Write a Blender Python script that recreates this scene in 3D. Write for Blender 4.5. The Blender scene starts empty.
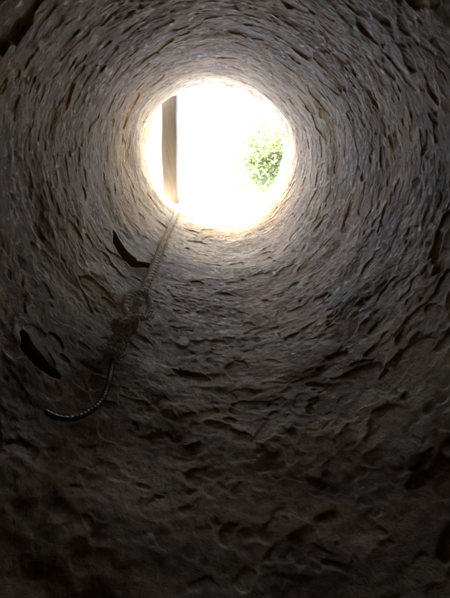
import bpy, math, random
import numpy as np
from mathutils import Vector, Matrix

# ------------------------------------------------------------------ camera
F_PX, CXP, CYP = 443.0, 225.0, 299.0          # focal length in photo pixels, image centre
ZX, ZY = 208.0, 132.0                          # pixel of the zenith (where plumb lines meet)
H = 3.0                                        # height of the ground above the camera
FLOOR = -1.05                                  # floor of the well below the camera
zen = math.atan(math.hypot(ZX - CXP, ZY - CYP) / F_PX)
rho = math.atan2(CXP - ZX, CYP - ZY)
FWD = Vector((0, math.sin(zen), math.cos(zen)))
UP0 = Vector((0, -math.cos(zen), math.sin(zen)))
RT0 = Vector((1, 0, 0))
RT = RT0 * math.cos(rho) - UP0 * math.sin(rho)
UPV = RT0 * math.sin(rho) + UP0 * math.cos(rho)

def ray(px, py):
    return (FWD * F_PX + RT * (px - CXP) - UPV * (py - CYP)).normalized()

sc = bpy.context.scene
C = sc.collection
cam_d = bpy.data.cameras.new('camera')
cam_d.sensor_fit = 'VERTICAL'
cam_d.sensor_height = 24.0
cam_d.lens = 24.0 * F_PX / 598.0
cam_d.clip_start = 0.01
cam_d.clip_end = 2000
cam = bpy.data.objects.new('camera', cam_d)
C.objects.link(cam)
cam.matrix_world = Matrix((RT, UPV, -FWD)).transposed().to_4x4()
sc.camera = cam

# ------------------------------------------------------------------ light
SUN_EL, SUN_AZ = math.radians(16), math.radians(196)   # azimuth clockwise from +y
world = bpy.data.worlds.new('World')
sc.world = world
world.use_nodes = True
wn = world.node_tree
sky = wn.nodes.new('ShaderNodeTexSky')
sky.sky_type = 'NISHITA'
sky.sun_disc = False
sky.sun_elevation = SUN_EL
sky.sun_rotation = SUN_AZ
sky.dust_density = 7.0
sky.air_density = 0.7
sky.ozone_density = 0.4
wn.links.new(sky.outputs[0], wn.nodes['Background'].inputs[0])
wn.nodes['Background'].inputs[1].default_value = 0.15
sd = bpy.data.lights.new('sun', 'SUN')
sd.energy = 2.2
sd.angle = math.radians(0.53)
sd.color = (1.0, 0.98, 0.94)
sun = bpy.data.objects.new('sun', sd)
C.objects.link(sun)
sdir = Vector((math.sin(SUN_AZ) * math.cos(SUN_EL), math.cos(SUN_AZ) * math.cos(SUN_EL), math.sin(SUN_EL)))
sun.rotation_euler = sdir.to_track_quat('Z', 'Y').to_euler()
sun.location = (0, 0, 12)
sc.view_settings.view_transform = 'Standard'
sc.view_settings.look = 'None'
sc.view_settings.exposure = 5.85
sc.view_settings.gamma = 1.0
sc.view_settings.use_white_balance = True          # the photograph is balanced for open shade
sc.view_settings.white_balance_temperature = 6850
sc.view_settings.white_balance_tint = 4
sc.cycles.use_adaptive_sampling = False
sc.cycles.light_sampling_threshold = 0.0
sc.cycles.sample_clamp_indirect = 0.25
sc.cycles.max_bounces = 8
sc.cycles.diffuse_bounces = 7
sc.cycles.glossy_bounces = 2

# ------------------------------------------------------------------ helpers
def hit_plane(px, py, z):
    d = ray(px, py)
    return d * (z / d.z)

_l, _r, _t, _b = hit_plane(149, 155, H), hit_plane(281, 155, H), hit_plane(216, 76, H), hit_plane(216, 221, H)
AX = Vector(((_l.x + _r.x) / 2, (_t.y + _b.y) / 2, 0))
R = ((_r.x - _l.x) + (_b.y - _t.y)) / 4
print('axis', AX, 'R', R, _r.x - _l.x, _b.y - _t.y)

def hit_cyl(px, py, rad):
    d = ray(px, py)
    a = d.x * d.x + d.y * d.y
    b = -2 * (d.x * AX.x + d.y * AX.y)
    c = AX.x ** 2 + AX.y ** 2 - rad * rad
    t = (-b + math.sqrt(b * b - 4 * a * c)) / (2 * a)
    return d * t

def tag(o, label=None, cat=None, group=None, kind=None):
    if label: o['label'] = label
    if cat: o['category'] = cat
    if group: o['group'] = group
    if kind: o['kind'] = kind
    return o

def mesh_obj(name, verts, faces, mat, parent=None, smooth=True):
    me = bpy.data.meshes.new(name)
    me.from_pydata(verts, [], faces)
    me.update()
    if smooth:
        me.polygons.foreach_set('use_smooth', [True] * len(me.polygons))
    me.materials.append(mat)
    o = bpy.data.objects.new(name, me)
    C.objects.link(o)
    if parent: o.parent = parent
    return o

def np_mesh(name, co, quads, mat, parent=None):
    me = bpy.data.meshes.new(name)
    me.vertices.add(len(co))
    me.vertices.foreach_set('co', co.astype(np.float32).ravel())
    n = len(quads)
    me.loops.add(n * 4)
    me.loops.foreach_set('vertex_index', quads.astype(np.int32).ravel())
    me.polygons.add(n)
    me.polygons.foreach_set('loop_start', np.arange(0, n * 4, 4, dtype=np.int32))
    me.polygons.foreach_set('use_smooth', np.ones(n, dtype=bool))
    me.update(calc_edges=True)
    me.materials.append(mat)
    o = bpy.data.objects.new(name, me)
    C.objects.link(o)
    if parent: o.parent = parent
    return o

def empty(name, loc=(0, 0, 0)):
    o = bpy.data.objects.new(name, None)
    C.objects.link(o)
    o.location = loc
    return o

class Mat:
    def __init__(s, name):
        s.m = bpy.data.materials.new(name)
        s.m.use_nodes = True
        s.nt = s.m.node_tree
        s.bsdf = s.nt.nodes['Principled BSDF']
        s.co = s.nt.nodes.new('ShaderNodeTexCoord')
    def n(s, t, **kw):
        nd = s.nt.nodes.new(t)
        for k, v in kw.items(): setattr(nd, k, v)
        return nd
    def link(s, a, b): s.nt.links.new(a, b)
    def mapped(s, scale, loc=(0, 0, 0)):
        mp = s.n('ShaderNodeMapping')
        mp.inputs['Scale'].default_value = scale
        mp.inputs['Location'].default_value = loc
        s.link(s.co.outputs['Object'], mp.inputs[0])
        return mp.outputs[0]
    def noise(s, vec, scale, detail=6, rough=0.6, dist=0.0):
        nd = s.n('ShaderNodeTexNoise')
        nd.inputs['Scale'].default_value = scale
        nd.inputs['Detail'].default_value = detail
        nd.inputs['Roughness'].default_value = rough
        nd.inputs['Distortion'].default_value = dist
        s.link(vec, nd.inputs['Vector'])
        return nd.outputs[0]
    def ramp(s, fac, stops):
        rp = s.n('ShaderNodeValToRGB')
        el = rp.color_ramp.elements
        while len(el) < len(stops): el.new(0.5)
        for e, (p, c) in zip(el, stops):
            e.position = p
            e.color = (c, c, c, 1) if isinstance(c, (int, float)) else (*c, 1)
        s.link(fac, rp.inputs[0])
        return rp.outputs[0]
    def mix(s, fac, a, b, blend='MIX'):
        mx = s.n('ShaderNodeMix', data_type='RGBA', blend_type=blend)
        for v, i in ((fac, 0), (a, 6), (b, 7)):
            if hasattr(v, 'links'): s.link(v, mx.inputs[i])
            elif isinstance(v, (int, float)): mx.inputs[i].default_value = v
            else: mx.inputs[i].default_value = (*v, 1)
        return mx.outputs[2]
    def bump(s, hgt, strength, dist, prev=None):
        b = s.n('ShaderNodeBump')
        b.inputs['Strength'].default_value = strength
        b.inputs['Distance'].default_value = dist
        s.link(hgt, b.inputs['Height'])
        if prev is not None: s.link(prev, b.inputs['Normal'])
        return b.outputs[0]
    def out(s, col=None, rough=None, nrm=None):
        for v, k in ((col, 'Base Color'), (rough, 'Roughness')):
            if v is None: continue
            if hasattr(v, 'links'): s.link(v, s.bsdf.inputs[k])
            else: s.bsdf.inputs[k].default_value = (*v, 1) if k == 'Base Color' else v
        if nrm is not None: s.link(nrm, s.bsdf.inputs['Normal'])
        return s.m

# ------------------------------------------------------------------ materials
def mat_shaft():
    m = Mat('hewn_earth')
    at = m.n('ShaderNodeAttribute', attribute_name='earth')     # broad soil colours and painted highlights, stored on the mesh
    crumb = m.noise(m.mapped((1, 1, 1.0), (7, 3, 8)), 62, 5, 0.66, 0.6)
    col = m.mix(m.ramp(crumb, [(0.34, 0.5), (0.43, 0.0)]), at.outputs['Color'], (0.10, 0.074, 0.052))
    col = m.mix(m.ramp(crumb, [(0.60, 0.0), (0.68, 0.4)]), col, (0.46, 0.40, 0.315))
    grit = m.noise(m.mapped((1, 1, 0.9)), 210, 2, 0.6)
    col = m.mix(m.ramp(grit, [(0.35, 0.45), (0.5, 0.0)]), col, (0.12, 0.09, 0.065))
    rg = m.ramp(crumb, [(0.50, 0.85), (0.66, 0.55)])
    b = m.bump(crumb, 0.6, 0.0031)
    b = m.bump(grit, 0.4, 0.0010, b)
    m.bsdf.inputs['Specular IOR Level'].default_value = 0.26
    return m.out(col, rg, b)

def mat_simple(name, c1, c2, scale, rough=0.8, bumpd=0.004, stretch=(1, 1, 1), spec=0.4):
    m = Mat(name)
    v = m.mapped(stretch)
    nz = m.noise(v, scale, 7, 0.65, 0.3)
    col = m.ramp(nz, [(0.3, c1), (0.7, c2)])
    b = m.bump(m.noise(v, scale * 3, 6, 0.65), 0.6, bumpd)
    m.bsdf.inputs['Specular IOR Level'].default_value = spec
    return m.out(col, rough, b)

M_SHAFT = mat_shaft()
M_MUD = mat_simple('well_mud', (0.05, 0.04, 0.03), (0.11, 0.085, 0.065), 9, 0.35, 0.01)
M_SOIL = mat_simple('dry_soil', (0.24, 0.20, 0.16), (0.36, 0.31, 0.26), 3.0, 0.9, 0.02)
M_WOOD = mat_simple('weathered_timber', (0.110, 0.107, 0.116), (0.165, 0.160, 0.170), 9, 0.75, 0.003, (6, 0.5, 6))
M_POST = mat_simple('post_timber', (0.20, 0.15, 0.11), (0.38, 0.30, 0.23), 16, 0.8, 0.004, (7, 7, 0.5))
M_ROPE = mat_simple('sisal_rope', (0.62, 0.58, 0.50), (0.80, 0.76, 0.68), 60, 0.85, 0.003, (1, 1, 1), 0.2)
M_FIBRE = mat_simple('sisal_fibre', (0.56, 0.50, 0.40), (0.76, 0.69, 0.59), 30, 0.8, 0.001, (1, 1, 1), 0.2)
def add_translucency(mat, fac):
    nt = mat.node_tree
    b = nt.nodes['Principled BSDF']
    tr = nt.nodes.new('ShaderNodeBsdfTranslucent')
    mx = nt.nodes.new('ShaderNodeMixShader')
    mx.inputs[0].default_value = fac
    nt.links.new(b.inputs['Base Color'].links[0].from_socket, tr.inputs[0])
    nt.links.new(b.outputs[0], mx.inputs[1]); nt.links.new(tr.outputs[0], mx.inputs[2])
    nt.links.new(mx.outputs[0], nt.nodes['Material Output'].inputs[0])
for mm in (M_ROPE, M_FIBRE):
    bs = mm.node_tree.nodes['Principled BSDF']
    bs.inputs['Sheen Weight'].default_value = 1.0
    bs.inputs['Sheen Roughness'].default_value = 0.6
    bs.inputs['Sheen Tint'].default_value = (0.9, 0.87, 0.8, 1)
add_translucency(M_FIBRE, 0.3)
M_BARK = mat_simple('bark', (0.10, 0.075, 0.055), (0.22, 0.17, 0.13), 18, 0.9, 0.01, (1, 1, 0.25))

def mat_steel():
    m = Mat('worn_rebar')
    v = m.mapped((1, 1, 1))
    rn = m.noise(v, 55, 6, 0.65)
    col = m.ramp(rn, [(0.40, (0.22, 0.225, 0.235)), (0.62, (0.12, 0.085, 0.065))])
    m.link(m.ramp(rn, [(0.42, 0.9), (0.62, 0.15)]), m.bsdf.inputs['Metallic'])
    return m.out(col, m.ramp(rn, [(0.4, 0.30), (0.65, 0.75)]), m.bump(m.noise(v, 300, 4, 0.6), 0.3, 0.001))
M_STEEL = mat_steel()

def mat_leaf():
    m = Mat('leaf')
    v = m.mapped((1, 1, 1))
    col = m.ramp(m.noise(v, 3.5, 4, 0.6), [(0.35, (0.060, 0.105, 0.055)), (0.55, (0.075, 0.120, 0.066)), (0.7, (0.095, 0.140, 0.075))])
    m.out(col, 0.5)
    tr = m.n('ShaderNodeBsdfTranslucent')
    m.link(m.mix(1.0, col, (1.0, 1.0, 0.9), 'MULTIPLY'), tr.inputs[0])
    mx = m.n('ShaderNodeMixShader')
    mx.inputs[0].default_value = 0.35
    m.link(m.bsdf.outputs[0], mx.inputs[1])
    m.link(tr.outputs[0], mx.inputs[2])
    m.link(mx.outputs[0], m.nt.nodes['Material Output'].inputs[0])
    return m.m
M_LEAF = mat_leaf()

# ------------------------------------------------------------------ shaft relief (height field carved by strokes)
rng = np.random.default_rng(11)
CIRC = 2 * math.pi * R
NU = 1300
DU = CIRC / NU
DZ = 0.0024
ZB, ZT = 0.0, H + 0.06
NZ = int((ZT - ZB) / DZ)
ug = np.arange(NU) * DU
zg = ZB + np.arange(NZ) * DZ
KU = np.fft.fftfreq(NU, DU)[None, :] * 2 * np.pi
KZ = np.fft.fftfreq(NZ, DZ)[:, None] * 2 * np.pi

def gnoise(lu, lz):
    """smooth noise, correlation lengths lu (round the shaft) and lz (up the shaft), unit deviation"""
    w = np.fft.fft2(rng.standard_normal((NZ, NU)))
    f = np.exp(-0.5 * ((KU * lu) ** 2 + (KZ * lz) ** 2))
    r = np.real(np.fft.ifft2(w * f))
    return (r - r.mean()) / r.std()

def skew(a, sh):
    """shift the rows round the shaft so that streaks lean"""
    return a if sh == 0 else np.stack([np.roll(a[i], int(sh * i)) for i in range(a.shape[0])])

carve = np.zeros((NZ, NU))
wob = gnoise(0.14, 0.10)
mod = np.clip(0.80 + 0.40 * gnoise(0.08, 0.06), 0.2, 1.6)
ang_field = gnoise(0.16, 0.12)

def stroke(uc, zc, L, W, D, phi, base, blunt, stri, add=False, ledge=0.0):
    """one pick stroke: a scoop that deepens along its length and stops at a steep lip"""
    rad = max(L, W) * 1.45
    iu0, iz0 = int((uc - rad) / DU), int((zc - rad - ZB) / DZ)
    nu, nz = int(2 * rad / DU) + 2, int(2 * rad / DZ) + 2
    z0, z1 = max(iz0, 0), min(iz0 + nz, NZ)
    if z1 <= z0: return
    iu = np.arange(iu0, iu0 + nu)
    iz = np.arange(z0, z1)
    du = iu * DU - uc
    dz = ZB + iz * DZ - zc
    ca, sa = math.cos(phi), math.sin(phi)
    a = (du[None, :] * ca + dz[:, None] * sa) / L
    b = (-du[None, :] * sa + dz[:, None] * ca) / W
    b = b + 0.25 * a * a * stri[2]
    fan = b / (0.62 + 0.38 * np.clip((a + 1) / 2, 0, 1))
    prof = 1 - fan * fan
    front = 1 - blunt * np.minimum(fan ** 2, 1.5)
    along = (a + 1) / (1 + front)
    d = D * np.minimum(np.minimum(prof, 0.25 + 0.75 * along - np.clip(-along, 0, 9)) * (0.55 + 0.45 * np.clip(along, 0, 1)), (front - a) * 8)
    d = d + np.where(d > 0, 0.05 * D * np.sin(fan * stri[0] * 0.5 + stri[1] + 3 * a) * np.sin(2.5 * a + stri[1]), 0) + base
    if ledge:
        d = d + np.where((prof > 0) & (along > 0.04) & (front > a), ledge, 0)
    idx = np.ix_(iz, iu % NU)
    carve[idx] = carve[idx] + np.clip(d, 0, 1) if add else np.maximum(carve[idx], d)

NST = 2700
for k in range(NST):
    zc = ZB + (ZT - ZB) * rng.random()
    uc = CIRC * rng.random()
    iz = min(int((zc - ZB) / DZ), NZ - 1)
    iu = int(uc / DU) % NU
    s = rng.random()
    L = 0.026 + 0.075 * s ** 1.7
    L *= 0.55 + 0.45 * min(1.0, zc / 1.3)
    W = L * (0.42 + 0.45 * rng.random())
    D = W * (0.05 + 0.10 * rng.random() ** 1.5)
    phi = 0.6 * ang_field[iz, iu] + 0.8 * rng.standard_normal() - 0.35 + (math.pi if rng.random() < 0.5 else 0)
    base = -D * (0.75 * rng.random() - 0.15) + 0.0012 * wob[iz, iu]
    stroke(uc, zc, L, W, D, phi, base, 0.3 + 0.5 * rng.random(), (14 + 16 * rng.random(), 6.28 * rng.random(), rng.standard_normal()),
           ledge=(0.0008 + 0.0030 * rng.random() ** 2) if rng.random() < 0.5 else 0.0)
# a few broad shell-like scoops, lip downwards
for k in range(110):
    zc = ZB + (ZT - ZB) * rng.random()
    uc = CIRC * rng.random()
    if zc < 1.0: continue
    L = 0.040 + 0.045 * rng.random()
    stroke(uc, zc, L, L * (0.7 + 0.5 * rng.random()), 0.007 + 0.006 * rng.random(), -math.pi / 2 + 0.8 * rng.standard_normal(), -0.002, 0.55,
           (16 + 10 * rng.random(), 6.28 * rng.random(), 0.4 * rng.standard_normal()))

# finer overlapping gouges in the lower shaft
for k in range(2600):
    zc = 0.15 + 1.25 * rng.random()
    uc = CIRC * rng.random()
    iz = min(int((zc - ZB) / DZ), NZ - 1)
    iu = int(uc / DU) % NU
    L = 0.010 + 0.022 * rng.random() ** 1.5
    W = L * (0.35 + 0.45 * rng.random())
    D = W * (0.10 + 0.12 * rng.random())
    stroke(uc, zc, L, W, D, 0.6 * ang_field[iz, iu] + 0.8 * rng.standard_normal() - 0.35, carve[iz, iu] - 0.6 * D * rng.random(), 0.3 + 0.5 * rng.random(),
           (10, 6.28 * rng.random(), rng.standard_normal()), ledge=(0.0004 + 0.0010 * rng.random()) if rng.random() < 0.5 else 0.0)
# small crumbly chips, in patches
for k in range(0):
    zc = ZB + (ZT - ZB) * rng.random() ** 1.3
    uc = CIRC * rng.random()
    iz = min(int((zc - ZB) / DZ), NZ - 1)
    iu = int(uc / DU) % NU
    if mod[iz, iu] < 0.9 * rng.random(): continue
    L = 0.007 + 0.014 * rng.random() ** 1.5
    W = L * (0.3 + 0.4 * rng.random())
    iw = int(uc / DU) % NU
    stroke(uc, zc, L, W, W * (0.12 + 0.16 * rng.random()), 0.6 * ang_field[iz, iu] + 0.6 * rng.standard_normal() + (math.pi if rng.random() < 0.5 else 0),
           carve[iz, iw] - 0.0012 * rng.random(), 0.5, (8, 6.28 * rng.random(), rng.standard_normal()))
# thin gashes left by the point of the pick
for k in range(50):
    zc = ZB + (ZT - ZB) * rng.random()
    uc = CIRC * rng.random()
    iz = min(int((zc - ZB) / DZ), NZ - 1)
    iu = int(uc / DU) % NU
    if mod[iz, iu] < 0.35 and rng.random() < 0.6: continue
    L = 0.010 + 0.030 * rng.random() ** 1.8
    stroke(uc, zc, L, 0.0025 + 0.0035 * rng.random(), 0.0015 + 0.0035 * rng.random(), 0.7 * ang_field[iz, iu] + 0.35 * rng.standard_normal() + (math.pi if rng.random() < 0.5 else 0),
           0.0, 0.4, (3, 6.28 * rng.random(), 1.6 * rng.standard_normal()), True)

def ridged(lu, lz, sh=0.0):
    return np.abs(skew(gnoise(lu, lz), sh))

relief = carve.copy()
relief += 0.009 * gnoise(0.20, 0.16) + 0.0020 * gnoise(0.06, 0.05)
relief += mod * (0.0016 * (ridged(0.046, 0.038, 0.35) - 0.8) + 0.0007 * (ridged(0.024, 0.019, -0.4) - 0.8) + 0.0004 * (ridged(0.013, 0.012) - 0.8))
relief += mod * (0.0005 * gnoise(0.009, 0.0085) + 0.0003 * gnoise(0.004, 0.004))
chip = gnoise(0.010, 0.009)
relief += mod * 0.0010 * np.clip(chip - 1.3, 0, 1.2)

# ---- hollows traced on the wall: two cut footholds and some deep dents
def wall_uv(px, py):
    p = hit_cyl(px, py, R + 0.012)
    return (math.atan2(p.y - AX.y, p.x - AX.x) % (2 * math.pi)) * R, p.z

def poly_mask(poly):
    uv = [wall_uv(*p) for p in poly]
    uc = uv[0][0]
    uv = [((u - uc + CIRC / 2) % CIRC - CIRC / 2, z) for u, z in uv]
    uu = ((ug - uc + CIRC / 2) % CIRC - CIRC / 2)[None, :]
    zz = zg[:, None]
    ins = np.zeros((NZ, NU), bool)
    n = len(uv)
    for i in range(n):
        (x0, y0), (x1, y1) = uv[i], uv[(i + 1) % n]
        if y0 == y1: continue
        cond = ((y0 > zz) != (y1 > zz)) & (uu < (x1 - x0) * (zz - y0) / (y1 - y0) + x0)
        ins ^= cond
    return ins

def blur(a, l):
    f = np.exp(-0.5 * ((KU * l) ** 2 + (KZ * l) ** 2))
    return np.real(np.fft.ifft2(np.fft.fft2(a) * f))

FOOT = [
    [(110.6, 232), (109.4, 245.6), (117, 259), (128, 269), (147, 271), (148, 266.7), (135, 263), (124, 255.6), (116, 241), (113, 233)],
    [(18, 332), (19, 350), (31, 367), (57, 383), (56, 378), (40, 361), (29, 347), (25, 335)],
]
DENT = []
foot_mask = []
pit = np.zeros((NZ, NU))
jag = gnoise(0.007, 0.006)
for pl in FOOT:
    m0 = poly_mask(pl).astype(float)
    pit = np.maximum(pit, 0.032 * np.clip(blur(m0, 0.0055) * 1.8 - 0.45 + 0.12 * jag * (blur(m0, 0.01) > 0.05), 0, 1))
    foot_mask.append(blur(m0, 0.005) > 0.25)
    relief -= 0.010 * np.clip(blur(m0, 0.03) * 2, 0, 1) * (1 - m0)
for pl, dp in DENT:
    pit = np.maximum(pit, dp * np.clip(blur(poly_mask(pl).astype(float), 0.012) * 1.6 - 0.1, 0, 1))
relief = relief - relief.mean()
topfade = np.clip((H + 0.02 - zg) / 0.25, 0.8, 1)[:, None]
relief = 0.78 * relief * topfade + pit

# ---- rows: fine near the camera, coarser towards the rim and below the camera
rows = []
z = FLOOR
while z < 0.12: rows.append(z); z += 0.03
while z < H:
    rows.append(z)
    z += 0.0024 + 0.0026 * max(0.0, (z - 0.9) / 2.1)
rows.append(H)
rows = np.array(rows)
fi = np.clip((rows - ZB) / DZ, 0, NZ - 1.001)
i0 = fi.astype(int)
fr = (fi - i0)[:, None]
disp = relief[i0] * (1 - fr) + relief[i0 + 1] * fr
th = ug / R
sag = np.clip(0.016 - disp, -0.02, 0.03)                   # proud clay sags: lips hang over the hollows below
zz = rows[:, None] - 0.25 * sag * np.clip((H - rows) / 0.15, 0, 1)[:, None] * np.clip((rows - FLOOR) / 0.2, 0, 1)[:, None]
rr = R + disp + 0.012 * np.sin(2 * th + 0.7)[None, :] + 0.006 * np.sin(5 * th + 2.0)[None, :]
lip = np.clip((rows - (H - 0.05)) / 0.05, 0, 1)[:, None]
rimn = gnoise(0.035, 0.05)[-1] * 0.6 + gnoise(0.012, 0.03)[-1] * 0.4
rr = rr + 0.008 * np.clip((rows - (H - 0.14)) / 0.10, 0, 1)[:, None] * rimn[None, :]
rr = rr - 0.016 * np.clip((rows - (H - 0.9)) / 0.9, 0, 1)[:, None] + 0.012 * lip ** 2                                   # rounded rim
NR = len(rows)
co = np.empty((NR, NU, 3))
co[..., 0] = AX.x + rr * np.cos(th)[None, :]
co[..., 1] = AX.y + rr * np.sin(th)[None, :]
co[..., 2] = zz
ii = np.arange(NR - 1)[:, None] * NU
jj = np.arange(NU)[None, :]
jn = (jj + 1) % NU
quads = np.stack([ii + jj, ii + NU + jj, ii + NU + jn, ii + jn], -1)      # faces look inwards
owner = np.zeros((NR - 1, NU), int)
for k, fm in enumerate(foot_mask):
    owner[fm[np.clip(i0[:-1], 0, NZ - 1)] & (rows[:-1] > ZB)[:, None]] = k + 1
cof = co.reshape(-1, 3)

# ---- soil colours and painted pale highlights on the mesh
def fract(lu, lz):
    return (gnoise(lu, lz) + 0.6 * gnoise(lu / 2, lz / 2) + 0.36 * gnoise(lu / 4, lz / 4) + 0.2 * gnoise(lu / 8, lz / 8)) / 1.25

def sstep(x, a, b):
    t = np.clip((x - a) / (b - a), 0, 1)
    return (t * t * (3 - 2 * t))[..., None]

def lay(base, k, c):
    return base * (1 - k) + np.array(c) * k

big = fract(0.30, 0.20)
t_big = sstep(big, -1.3, 1.3)
brown = (1 - t_big) * np.array((0.285, 0.210, 0.138)) + t_big * np.array((0.40, 0.305, 0.205))
grey = (1 - t_big) * np.array((0.275, 0.235, 0.178)) + t_big * np.array((0.395, 0.352, 0.280))
side_x = (AX.x + R * np.cos(th))[None, :]
col_g = brown + (grey - brown) * sstep(0.9 * fract(0.22, 0.15) + 1.6 * side_x + 0.8 * (zg[:, None] - 1.6), -0.6, 1.0)
col_g = lay(col_g, 0.55 * sstep(fract(0.07, 0.05), 0.3, 1.6), (0.34, 0.215, 0.12))
col_g = lay(col_g, 0.85 * sstep(fract(0.13, 0.09), 0.1, 1.2), (0.165, 0.122, 0.085))
col_g = lay(col_g, 0.60 * sstep(fract(0.022, 0.018), 0.35, 1.1), (0.150, 0.112, 0.078))
col_g = lay(col_g, 0.5 * sstep(skew(fract(0.028, 0.022), 0.3), 0.8, 1.5), (0.47, 0.42, 0.34))  # pale flakes of soil that also paint silvery highlights into the colour
col_g = col_g * np.array((0.92, 0.855, 0.695))
col_r = (col_g[i0] * (1 - fr[..., None]) + col_g[i0 + 1] * fr[..., None]).reshape(-1, 3)

def sub_mesh(name, sel, parent=None):
    q = quads[sel]
    used, inv = np.unique(q.ravel(), return_inverse=True)
    o = np_mesh(name, cof[used], inv.reshape(-1, 4), M_SHAFT, parent)
    at = o.data.color_attributes.new('earth', 'FLOAT_COLOR', 'POINT')
    at.data.foreach_set('color', np.concatenate([col_r[used], np.ones((len(used), 1))], 1).astype(np.float32).ravel())
    return o

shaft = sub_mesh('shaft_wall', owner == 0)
tag(shaft, 'round hand-dug well shaft with hewn brown and grey earth sides', kind='structure')
for k in range(len(FOOT)):
    f = sub_mesh('foothold', owner == k + 1, shaft)
    f['label'] = ['dark crescent foothold cut into the wall beside the rope', 'dark slanting foothold cut low in the wall beyond the hook'][k]

def rad_at(theta, z):
    j = int(round((theta % (2 * math.pi)) / (2 * math.pi) * NU)) % NU
    i = int(np.clip(np.searchsorted(rows, z), 0, NR - 1))
    return rr[max(0, i - 12):i + 12, (j + np.arange(-14, 15)) % NU].min()

# floor of the well
fl_v, fl_f = [(AX.x, AX.y, FLOOR + 0.03)], []
rings = 16
random.seed(5)
for i in range(1, rings + 1):
    for j in range(96):
        t = 2 * math.pi * j / 96
        rad = (R + 0.06) * i / rings
        fl_v.append((AX.x + rad * math.cos(t), AX.y + rad * math.sin(t), FLOOR + 0.03 + 0.012 * math.sin(7 * rad + 3 * t) * (i / rings) + random.uniform(-0.004, 0.004)))
for j in range(96):
    fl_f.append((0, 1 + j, 1 + (j + 1) % 96))
    for i in range(rings - 1):
        a = 1 + i * 96
        fl_f.append((a + j, a + 96 + j, a + 96 + (j + 1) % 96, a + (j + 1) % 96))
tag(mesh_obj('well_floor', fl_v, fl_f, M_MUD), 'dark wet mud floor at the bottom of the well', kind='structure')

# ground: one sheet from the rim of the shaft to the horizon
rim = co[-1]
gr = [0.0, 0.03, 0.08, 0.15, 0.25, 0.4, 0.6, 0.9, 1.3, 1.9, 2.8, 4, 6, 9, 14, 22, 40, 80, 160, 320, 600]
step = 5
cols = np.arange(0, NU, step)
NCg = len(cols)
gv = []
for gi, g in enumerate(gr):
    for cidx in cols:
        t = th[cidx]
        base = rim[cidx]
        dx, dy = math.cos(t), math.sin(t)
        hz = H + 0.012 * (1 - math.exp(-g * 30)) + (0.03 * math.sin(3 * t + g) + 0.02 * math.sin(7 * t - 2 * g)) * min(1, g / 1.5) * math.exp(-g / 30)
        gv.append((base[0] + dx * g, base[1] + dy * g, hz))
gf = []
for i in range(len(gr) - 1):
    for j in range(NCg):
        a = i * NCg + j; b = i * NCg + (j + 1) % NCg
        gf.append((a, a + NCg, b + NCg, b))
tag(mesh_obj('ground', gv, gf, M_SOIL), 'dry brown soil round the mouth of the well', kind='structure')

# ------------------------------------------------------------------ tubes and ropes
def smooth_path(pts, n):
    pts = [Vector(p) for p in pts]
    P = [pts[0] * 2 - pts[1]] + pts + [pts[-1] * 2 - pts[-2]]
    out = []
    for i in range(1, len(P) - 2):
        p0, p1, p2, p3 = P[i - 1], P[i], P[i + 1], P[i + 2]
        for k in range(n):
            t = k / n
            out.append(0.5 * ((2 * p1) + (p2 - p0) * t + (2 * p0 - 5 * p1 + 4 * p2 - p3) * t * t + (3 * p1 - p0 - 3 * p2 + p3) * t ** 3))
    out.append(pts[-1].copy())
    return out

def resample(path, step):
    out = [path[0].copy()]
    acc = 0
    for a, b in zip(path, path[1:]):
        seg = (b - a).length
        if seg < 1e-9: continue
        t = step - acc
        while t <= seg:
            out.append(a.lerp(b, t / seg)); t += step
        acc = seg - (t - step)
    return out

def frames(path):
    T = [(path[min(i + 1, len(path) - 1)] - path[max(i - 1, 0)]).normalized() for i in range(len(path))]
    n = T[0].orthogonal().normalized()
    out = []
    for t in T:
        n = (n - t * n.dot(t)).normalized()
        out.append((t, n, t.cross(n)))
    return out

def tube(path, radf, nseg=8, verts=None, faces=None):
    V = [] if verts is None else verts
    Fc = [] if faces is None else faces
    o = len(V)
    fr_ = frames(path)
    for i, (p, (t, n, b)) in enumerate(zip(path, fr_)):
        for k in range(nseg):
            a = 2 * math.pi * k / nseg
            r = radf(i, a) if callable(radf) else radf
            V.append(p + n * (r * math.cos(a)) + b * (r * math.sin(a)))
    for i in range(len(path) - 1):
        for k in range(nseg):
            k2 = (k + 1) % nseg
            Fc.append((o + i * nseg + k, o + i * nseg + k2, o + (i + 1) * nseg + k2, o + (i + 1) * nseg + k))
    Fc.append(tuple(o + k for k in range(nseg))[::-1])
    Fc.append(tuple(o + (len(path) - 1) * nseg + k for k in range(nseg)))
    return V, Fc

def strands(path, w, pitch=None, step=0.004, phase=0.0):
    """three laid strands along a path: a list of three strand paths"""
    path = resample(path, step)
    pitch = pitch or 3.7 * w
    fr_ = frames(path)
    outs = []
    for s in range(3):
        q = []
        for i, (p, (t, n, b)) in enumerate(zip(path, fr_)):
            a = phase + 2 * math.pi * (s / 3 + i * step / pitch)
            q.append(p + (n * math.cos(a) + b * math.sin(a)) * (w * 0.272))
        outs.append(q)
    return outs

rnd = random.Random(21)
ROPE_W = 0.0255
BEAM_Z = H + 0.05
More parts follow.
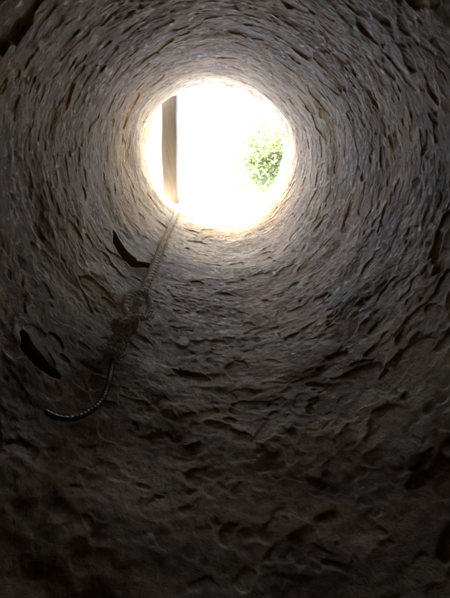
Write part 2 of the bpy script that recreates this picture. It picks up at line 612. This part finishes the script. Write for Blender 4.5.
# plumb line of the rope: through the pixel (143, 290), a rope's thickness off the wall
top_px = (143, 290)
d = ray(*top_px)
best = None
for k in range(400):
    t = 0.6 + k * 0.004
    p = d * t
    if math.hypot(p.x - AX.x, p.y - AX.y) > R - 0.055: break
    best = p
RX, RY = best.x, best.y
e2 = Vector((AX.x - RX, AX.y - RY, 0)).normalized()       # from the rope towards the middle of the shaft
e1 = Vector((-e2.y, e2.x, 0))
if e1.x < 0: e1 = -e1                                       # along the wall, to the right in the picture
def on_line(py):                                            # height on the plumb line at image row py
    lo, hi = 0.2, 4.0
    for _ in range(50):
        mid = (lo + hi) / 2
        v = Vector((RX, RY, mid))
        y = CYP - F_PX * v.dot(UPV) / v.dot(FWD)
        if y > py: lo = mid
        else: hi = mid
    return (lo + hi) / 2
ZK1, ZK0 = on_line(303), on_line(364)
print('rope', RX, RY, 'knot z', ZK1, ZK0)

# ---- beam on two forked posts above the shaft
bl, br = hit_plane(159.5, 98, BEAM_Z), hit_plane(177, 98, BEAM_Z)
bl2, br2 = hit_plane(162.5, 203, BEAM_Z), hit_plane(178.3, 203, BEAM_Z)
ca, cb = (bl + br) / 2, (bl2 + br2) / 2
BW = ((br - bl).length + (br2 - bl2).length) / 2
bdir = (cb - ca); bdir.z = 0; bdir.normalize()
bside = Vector((bdir.y, -bdir.x, 0))
bmid = ca.lerp(cb, 0.5); bmid.z = 0
print('beam width', BW, bmid, bdir)
BH = 0.10
frame = empty('well_headframe', (bmid.x, bmid.y, H))
tag(frame, 'weathered timber beam on two posts spanning the well mouth', 'beam')
fo = Vector(frame.location)

def plank(p0, p1, side, up, w, h, n=60, wob=0.003, ch=0.008):
    V, Fc = [], []
    for i in range(n + 1):
        c = p0.lerp(p1, i / n)
        c = c + side * (wob * math.sin(i * 0.31 + 1)) + up * (wob * 0.6 * math.sin(i * 0.23))
        ww, hh = w / 2 + wob * 0.6 * math.sin(i * 0.7), h / 2 + wob * 0.3 * math.sin(i * 0.9 + 2)
        for sx, sy in ((-ww + ch, -hh), (ww - ch, -hh), (ww, -hh + ch), (ww, hh - ch), (ww - ch, hh), (-ww + ch, hh), (-ww, hh - ch), (-ww, -hh + ch)):
            V.append(c + side * sx + up * sy)
    for i in range(n):
        for k in range(8):
            k2 = (k + 1) % 8
            Fc.append((i * 8 + k, i * 8 + k2, i * 8 + 8 + k2, i * 8 + 8 + k))
    Fc.append(tuple(range(8))[::-1]); Fc.append(tuple(n * 8 + k for k in range(8)))
    return V, Fc
zup = Vector((0, 0, 1))
c0 = bmid - bdir * 1.25 + zup * (BEAM_Z + BH / 2) - fo
c1 = bmid + bdir * 1.25 + zup * (BEAM_Z + BH / 2) - fo
V, Fc = plank(c0, c1, bside, zup, BW, BH)
mesh_obj('beam', V, Fc, M_WOOD, frame, smooth=False)
for s in (-1, 1):
    pc = bmid + bdir * (1.02 * s)
    pth = smooth_path([pc + zup * (H - 0.25), pc + bside * 0.01 + zup * (H + 0.1), pc - bside * 0.006 + zup * (BEAM_Z + 0.004)], 10)
    pth = [p - fo for p in pth]
    V, Fc = tube(pth, lambda i, a: 0.062 + 0.005 * math.sin(3 * a + i * 0.4) - 0.0006 * i, 16)
    post = mesh_obj('post', V, Fc, M_POST, frame)
    for q in (-1, 1):                                       # the fork that holds the beam
        bp = pc + bside * (q * (BW / 2 + 0.022))
        pth = smooth_path([pc + bside * (q * 0.03) + zup * (BEAM_Z - 0.12), bp + zup * (BEAM_Z - 0.02), bp + bside * (q * 0.004) + zup * (BEAM_Z + 0.13)], 8)
        pth = [p - fo for p in pth]
        V, Fc = tube(pth, lambda i, a: 0.026 - 0.0005 * i, 12)
        fk = mesh_obj('fork_prong', V, Fc, M_POST)
        fk.parent = post

# ---- rope
rope = empty('hauling_rope', (RX, RY, ZK0))
tag(rope, 'thick twisted pale rope hanging down the shaft, ending in a frayed knot', 'rope')
ro = Vector(rope.location)
# foot of the beam where the rope leaves it
sgn = (Vector((RX, RY, 0)) - bmid).dot(bside)
along = (Vector((RX, RY, 0)) - bmid).dot(bdir) + 0.03
wc = bmid + bdir * along
edge = BW / 2 + ROPE_W * 0.62
print('rope beside beam by', sgn, 'beam half', BW / 2)
A = Vector((RX, RY, 0))
hb, ht = BEAM_Z - ROPE_W * 0.62, BEAM_Z + BH + ROPE_W * 0.62
side = bside if sgn > 0 else -bside
TOPP = wc + side * edge + zup * (BEAM_Z + BH * 0.3)
run = smooth_path([(A + zup * ZK1).lerp(TOPP, k / 10) + Vector((0.003 * math.sin(k * 1.3), 0.002 * math.sin(k * 2.1), 0)) * (1 - k / 10) for k in range(11)], 14)
for st in strands([p - ro for p in run], ROPE_W):
    V, Fc = tube(st, lambda i, a: ROPE_W * 0.245, 9)
    mesh_obj('strand', V, Fc, M_ROPE, rope)
# turns round the beam
turn = []
for k in range(0, 3 * 4 + 1):
    q = k % 4
    off = bdir * (0.031 * k / 4)
    pos = [side * edge + zup * (hb + (ht - hb) * 0.5), zup * ht, -side * edge + zup * (hb + (ht - hb) * 0.5), zup * hb][q]
    if q in (1, 3):
        s1 = side if q == 1 else -side
        turn.append(wc + off + s1 * (edge - 0.012) + zup * (ht if q == 1 else hb) - bdir * 0.0)
        turn.append(wc + off - s1 * (edge - 0.012) + zup * (ht if q == 1 else hb) - bdir * 0.004)
    else:
        turn.append(wc + off + pos)
V, Fc = [], []
for st in strands([p - ro for p in smooth_path(turn, 10)], ROPE_W):
    tube(st, lambda i, a: ROPE_W * 0.245, 9, V, Fc)
mesh_obj('hitch', V, Fc, M_ROPE, rope)

# knot: the end is doubled through the hook's eye and hitched round the standing part
KH = ZK1 - ZK0
def kp(a, b, t):                                            # right along the wall, out from the wall, share of the knot's height
    a, b = a * 0.72, b * 0.74
    a -= 0.012 * max(0.0, 1 - t)
    return A + e1 * a + e2 * b + zup * (ZK0 + KH * t)
w = ROPE_W
knot_path = smooth_path([
    kp(0, 0, 1.02), kp(0, 0, 0.92), kp(-0.004, -0.012, 0.74), kp(-0.008, -0.008, 0.5), kp(-0.006, 0, 0.28), kp(-0.006, 0.004, 0.12),
    kp(0.004, 0.010, 0.03), kp(0.014, 0.006, 0.14), kp(0.014, 0.004, 0.30), kp(0.010, 0.018, 0.40),
    kp(-0.012, 0.026, 0.44), kp(-0.034, 0.008, 0.47), kp(-0.024, -0.022, 0.50), kp(0.006, -0.026, 0.52), kp(0.028, -0.004, 0.54),
    kp(0.016, 0.024, 0.54), kp(-0.016, 0.030, 0.56), kp(-0.038, 0.026, 0.66), kp(-0.040, 0.030, 0.84), kp(-0.022, 0.034, 1.00),
    kp(0.012, 0.034, 1.05), kp(0.038, 0.030, 0.96), kp(0.046, 0.028, 0.80), kp(0.036, 0.036, 0.64), kp(0.012, 0.046, 0.52),
    kp(-0.008, 0.040, 0.44), kp(-0.018, 0.030, 0.34)], 12)
V, Fc = [], []
for st in strands([p - ro for p in knot_path], w * 0.66):
    tube(st, lambda i, a: w * 0.66 * 0.25, 8, V, Fc)
mesh_obj('knot', V, Fc, M_ROPE, rope)
# thin lashing round the lower end of the knot
lash = []
for k in range(0, 46):
    a = k * 0.62
    lash.append(kp((0.004 + 0.019 * math.cos(a)), 0.006 + 0.017 * math.sin(a), 0.05 + 0.30 * k / 46 + 0.02 * math.sin(k * 1.7)))
V, Fc = [], []
for st in strands([p - ro for p in smooth_path(lash, 5)], 0.009, step=0.003):
    tube(st, lambda i, a: 0.0026, 6, V, Fc)
mesh_obj('lashing', V, Fc, M_ROPE, rope)

# loose fibres
V, Fc = [], []
def fibre(p, dirv, ln, curl, r=0.00042):
    pts = [p]
    dv = dirv.normalized()
    n = 6
    for i in range(n):
        dv = (dv + Vector((rnd.gauss(0, curl), rnd.gauss(0, curl), rnd.gauss(0, curl) - 0.10))).normalized()
        pts.append(pts[-1] + dv * (ln / n))
    tube(pts, lambda i, a: r * (1 - 0.1 * i), 3, V, Fc)
run_l = resample([p - ro for p in run], 0.0035)
for i, p in enumerate(run_l):
    if i > len(run_l) * 0.9: break
    for _ in range(2):
        a = rnd.uniform(0, 6.283)
        rv = Vector((math.cos(a), math.sin(a), rnd.uniform(-1.2, 0.6)))
        fibre(p + Vector((math.cos(a), math.sin(a), 0)) * ROPE_W * 0.45, rv, rnd.uniform(0.006, 0.022), 0.35)
kn = resample([p - ro for p in knot_path], 0.004)
for p in kn:
    for _ in range(4):
        v = Vector((rnd.gauss(0, 1), rnd.gauss(0, 1), rnd.gauss(-0.3, 1))).normalized()
        fibre(p + v * w * 0.40, v, rnd.uniform(0.006, 0.022), 0.8, 0.0005)
for k in range(280):                                        # the frayed tuft at the bottom
    t = rnd.uniform(-0.02, 0.42)
    a = rnd.uniform(0, 6.283)
    p = kp(0.003 + 0.018 * math.cos(a), 0.006 + 0.017 * math.sin(a), t) - ro
    v = e1 * math.cos(a) + e2 * math.sin(a) + zup * rnd.uniform(-1.4, 0.3)
    fibre(p, v, rnd.uniform(0.010, 0.036), 0.9, 0.0006)
tag(mesh_obj('loose_fibres', V, Fc, M_FIBRE, rope), kind='stuff')

# ---- hook bent from ribbed steel bar, hanging in the knot
HOOK_PX = [(112.5, 360), (110.5, 372), (108, 384), (104, 396), (97.5, 405.5), (88, 412.5), (77, 417.5), (65, 419), (54, 416.5), (45, 411.5)]
hp0 = kp(0.006, 0.004, 0.06)
# the bar lies in one upright plane that runs a little way out from the wall
pn = (e2 * math.cos(0.30) + (-e1) * math.sin(0.30)).normalized()
hk = []
for px, py in HOOK_PX:
    dr = ray(px, py)
    hk.append(dr * (hp0.dot(pn) / dr.dot(pn)))
for q in hk: print('hook', [round(c, 3) for c in q], 'r', round(math.hypot(q.x - AX.x, q.y - AX.y), 3), 'wall', round(R, 3))
eye = [hp0 + zup * 0.0]
for k in range(9):                                          # closed eye inside the knot
    a = -math.pi / 2 + k * math.pi * 2 / 9
    eye.append(hk[0] + e2 * 0.004 * (k / 9) + e1 * (0.017 * math.cos(a)) + zup * (0.045 + 0.026 * math.sin(a)))
hook = empty('steel_hook', hk[0])
tag(hook, 'curved ribbed steel bar hook hanging from the frayed rope knot', 'hook')
ho = Vector(hook.location)
bar = resample(smooth_path([h - ho for h in hk], 12), 0.0011)
BR = 0.0040
def rib(i, a):
    s = i * 0.0011
    edge_ = min(1.0, (len(bar) - i) * 0.0011 / 0.004)
    c1_ = max(0.0, math.cos(2 * math.pi * s / 0.0080 + a)) ** 4
    return (BR + 0.0013 * c1_) * (0.7 + 0.3 * edge_)
V, Fc = tube(bar, rib, 14)
mesh_obj('shank', V, Fc, M_STEEL, hook)
V, Fc = tube(resample(smooth_path([e - ho for e in eye[1:]] + [eye[1] - ho + e2 * 0.009], 8), 0.002), BR, 10)
mesh_obj('eye', V, Fc, M_STEEL, hook)

# ------------------------------------------------------------------ tree that leans over the well
TB = Vector((3.05, 0.66, H - 0.08))
tree = empty('leafy_tree', TB)
tag(tree, 'small-leaved green tree reaching over the well mouth', 'tree')
trng = random.Random(4)
tips = []
trunk_V, trunk_F = [], []
limb_objs = []
def limb(p, dv, ln, r, depth, V, Fc, up=0.12):
    pts = [p]
    n = 7
    for i in range(n):
        dv = (dv + Vector((trng.gauss(0, 0.13), trng.gauss(0, 0.13), trng.gauss(0, 0.10) + up * 0.25))).normalized()
        pts.append(pts[-1] + dv * (ln / n))
    tube(pts, lambda i, a: r * (1 - 0.62 * i / n), 10 if depth < 2 else 6, V, Fc)
    if depth >= 3:
        tips.extend(pts[2:])
        return pts
    kids = [0, 6, 6, 5][depth + 0] if depth else 0
    for k in range(kids):
        t = trng.randint(2, n)
        sd_ = Vector((trng.gauss(0, 1), trng.gauss(0, 1), trng.gauss(0.1, 0.6))).normalized()
        limb(pts[t], (dv * 0.6 + sd_ * 0.8).normalized(), ln * trng.uniform(0.45, 0.65), r * 0.42, depth + 1, V, Fc, up)
    return pts
tp = limb(Vector((0, 0, 0)), Vector((-0.16, -0.05, 1)).normalized(), 2.5, 0.13, 0, trunk_V, trunk_F)
mesh_obj('trunk', trunk_V, trunk_F, M_BARK, tree)
for k in range(8):
    V, Fc = [], []
    a = math.radians(200 + 45 * k + trng.uniform(-12, 12))
    start = tp[trng.randint(4, 7)]
    limb(start, Vector((math.cos(a), math.sin(a), trng.uniform(0.45, 1.0))).normalized(), trng.uniform(1.5, 2.0), 0.055, 1, V, Fc)
    mesh_obj('limb', V, Fc, M_BARK, tree)
# the bough that hangs over the well mouth
tgt = hit_plane(257, 153, H + 2.4) - TB
V, Fc = [], []
st = tp[5]
bough = smooth_path([st, st.lerp(tgt, 0.35) + Vector((0, 0, 0.10)), st.lerp(tgt, 0.7) + Vector((0, 0.05, 0.12)), tgt], 8)
tube(bough, lambda i, a: 0.034 * (1 - 0.8 * i / len(bough)), 8, V, Fc)
bough_tips = []
for k in range(60):
    p0 = bough[trng.randint(int(len(bough) * 0.72), len(bough) - 1)]
    p1 = tgt + Vector((trng.gauss(0.08, 0.21), trng.gauss(0, 0.29), trng.gauss(0.05, 0.12)))
    tw = smooth_path([p0, p0.lerp(p1, 0.5) + Vector((trng.gauss(0, 0.03), trng.gauss(0, 0.03), 0.03)), p1], 4)
    tube(tw, lambda i, a: 0.0055 * (1 - 0.07 * i), 5, V, Fc)
    bough_tips += tw[3:]
mesh_obj('limb', V, Fc, M_BARK, tree)
tips += bough_tips
V, Fc = [], []
for p in tips:
    for _ in range(5):
        c = p + Vector((trng.gauss(0, 0.09), trng.gauss(0, 0.09), trng.gauss(0, 0.06)))
        ln, wd = trng.uniform(0.035, 0.075), trng.uniform(0.010, 0.022)
        ax = Vector((trng.gauss(0, 1), trng.gauss(0, 1), trng.gauss(-0.3, 0.5))).normalized()
        nn = Vector((trng.gauss(0, 0.5), trng.gauss(0, 0.5), 1)).normalized()
        sdv = ax.cross(nn).normalized()
        nn = sdv.cross(ax)
        o = len(V)
        V += [c, c + ax * ln * 0.35 + sdv * wd + nn * 0.006, c + ax * ln * 0.75 + sdv * wd * 0.7 + nn * 0.004, c + ax * ln,
              c + ax * ln * 0.75 - sdv * wd * 0.7 + nn * 0.004, c + ax * ln * 0.35 - sdv * wd + nn * 0.006]
        Fc += [(o, o + 1, o + 2, o + 3), (o, o + 3, o + 4, o + 5)]
print('leaves', len(Fc) // 2)
tag(mesh_obj('crown', V, Fc, M_LEAF, tree), kind='stuff')
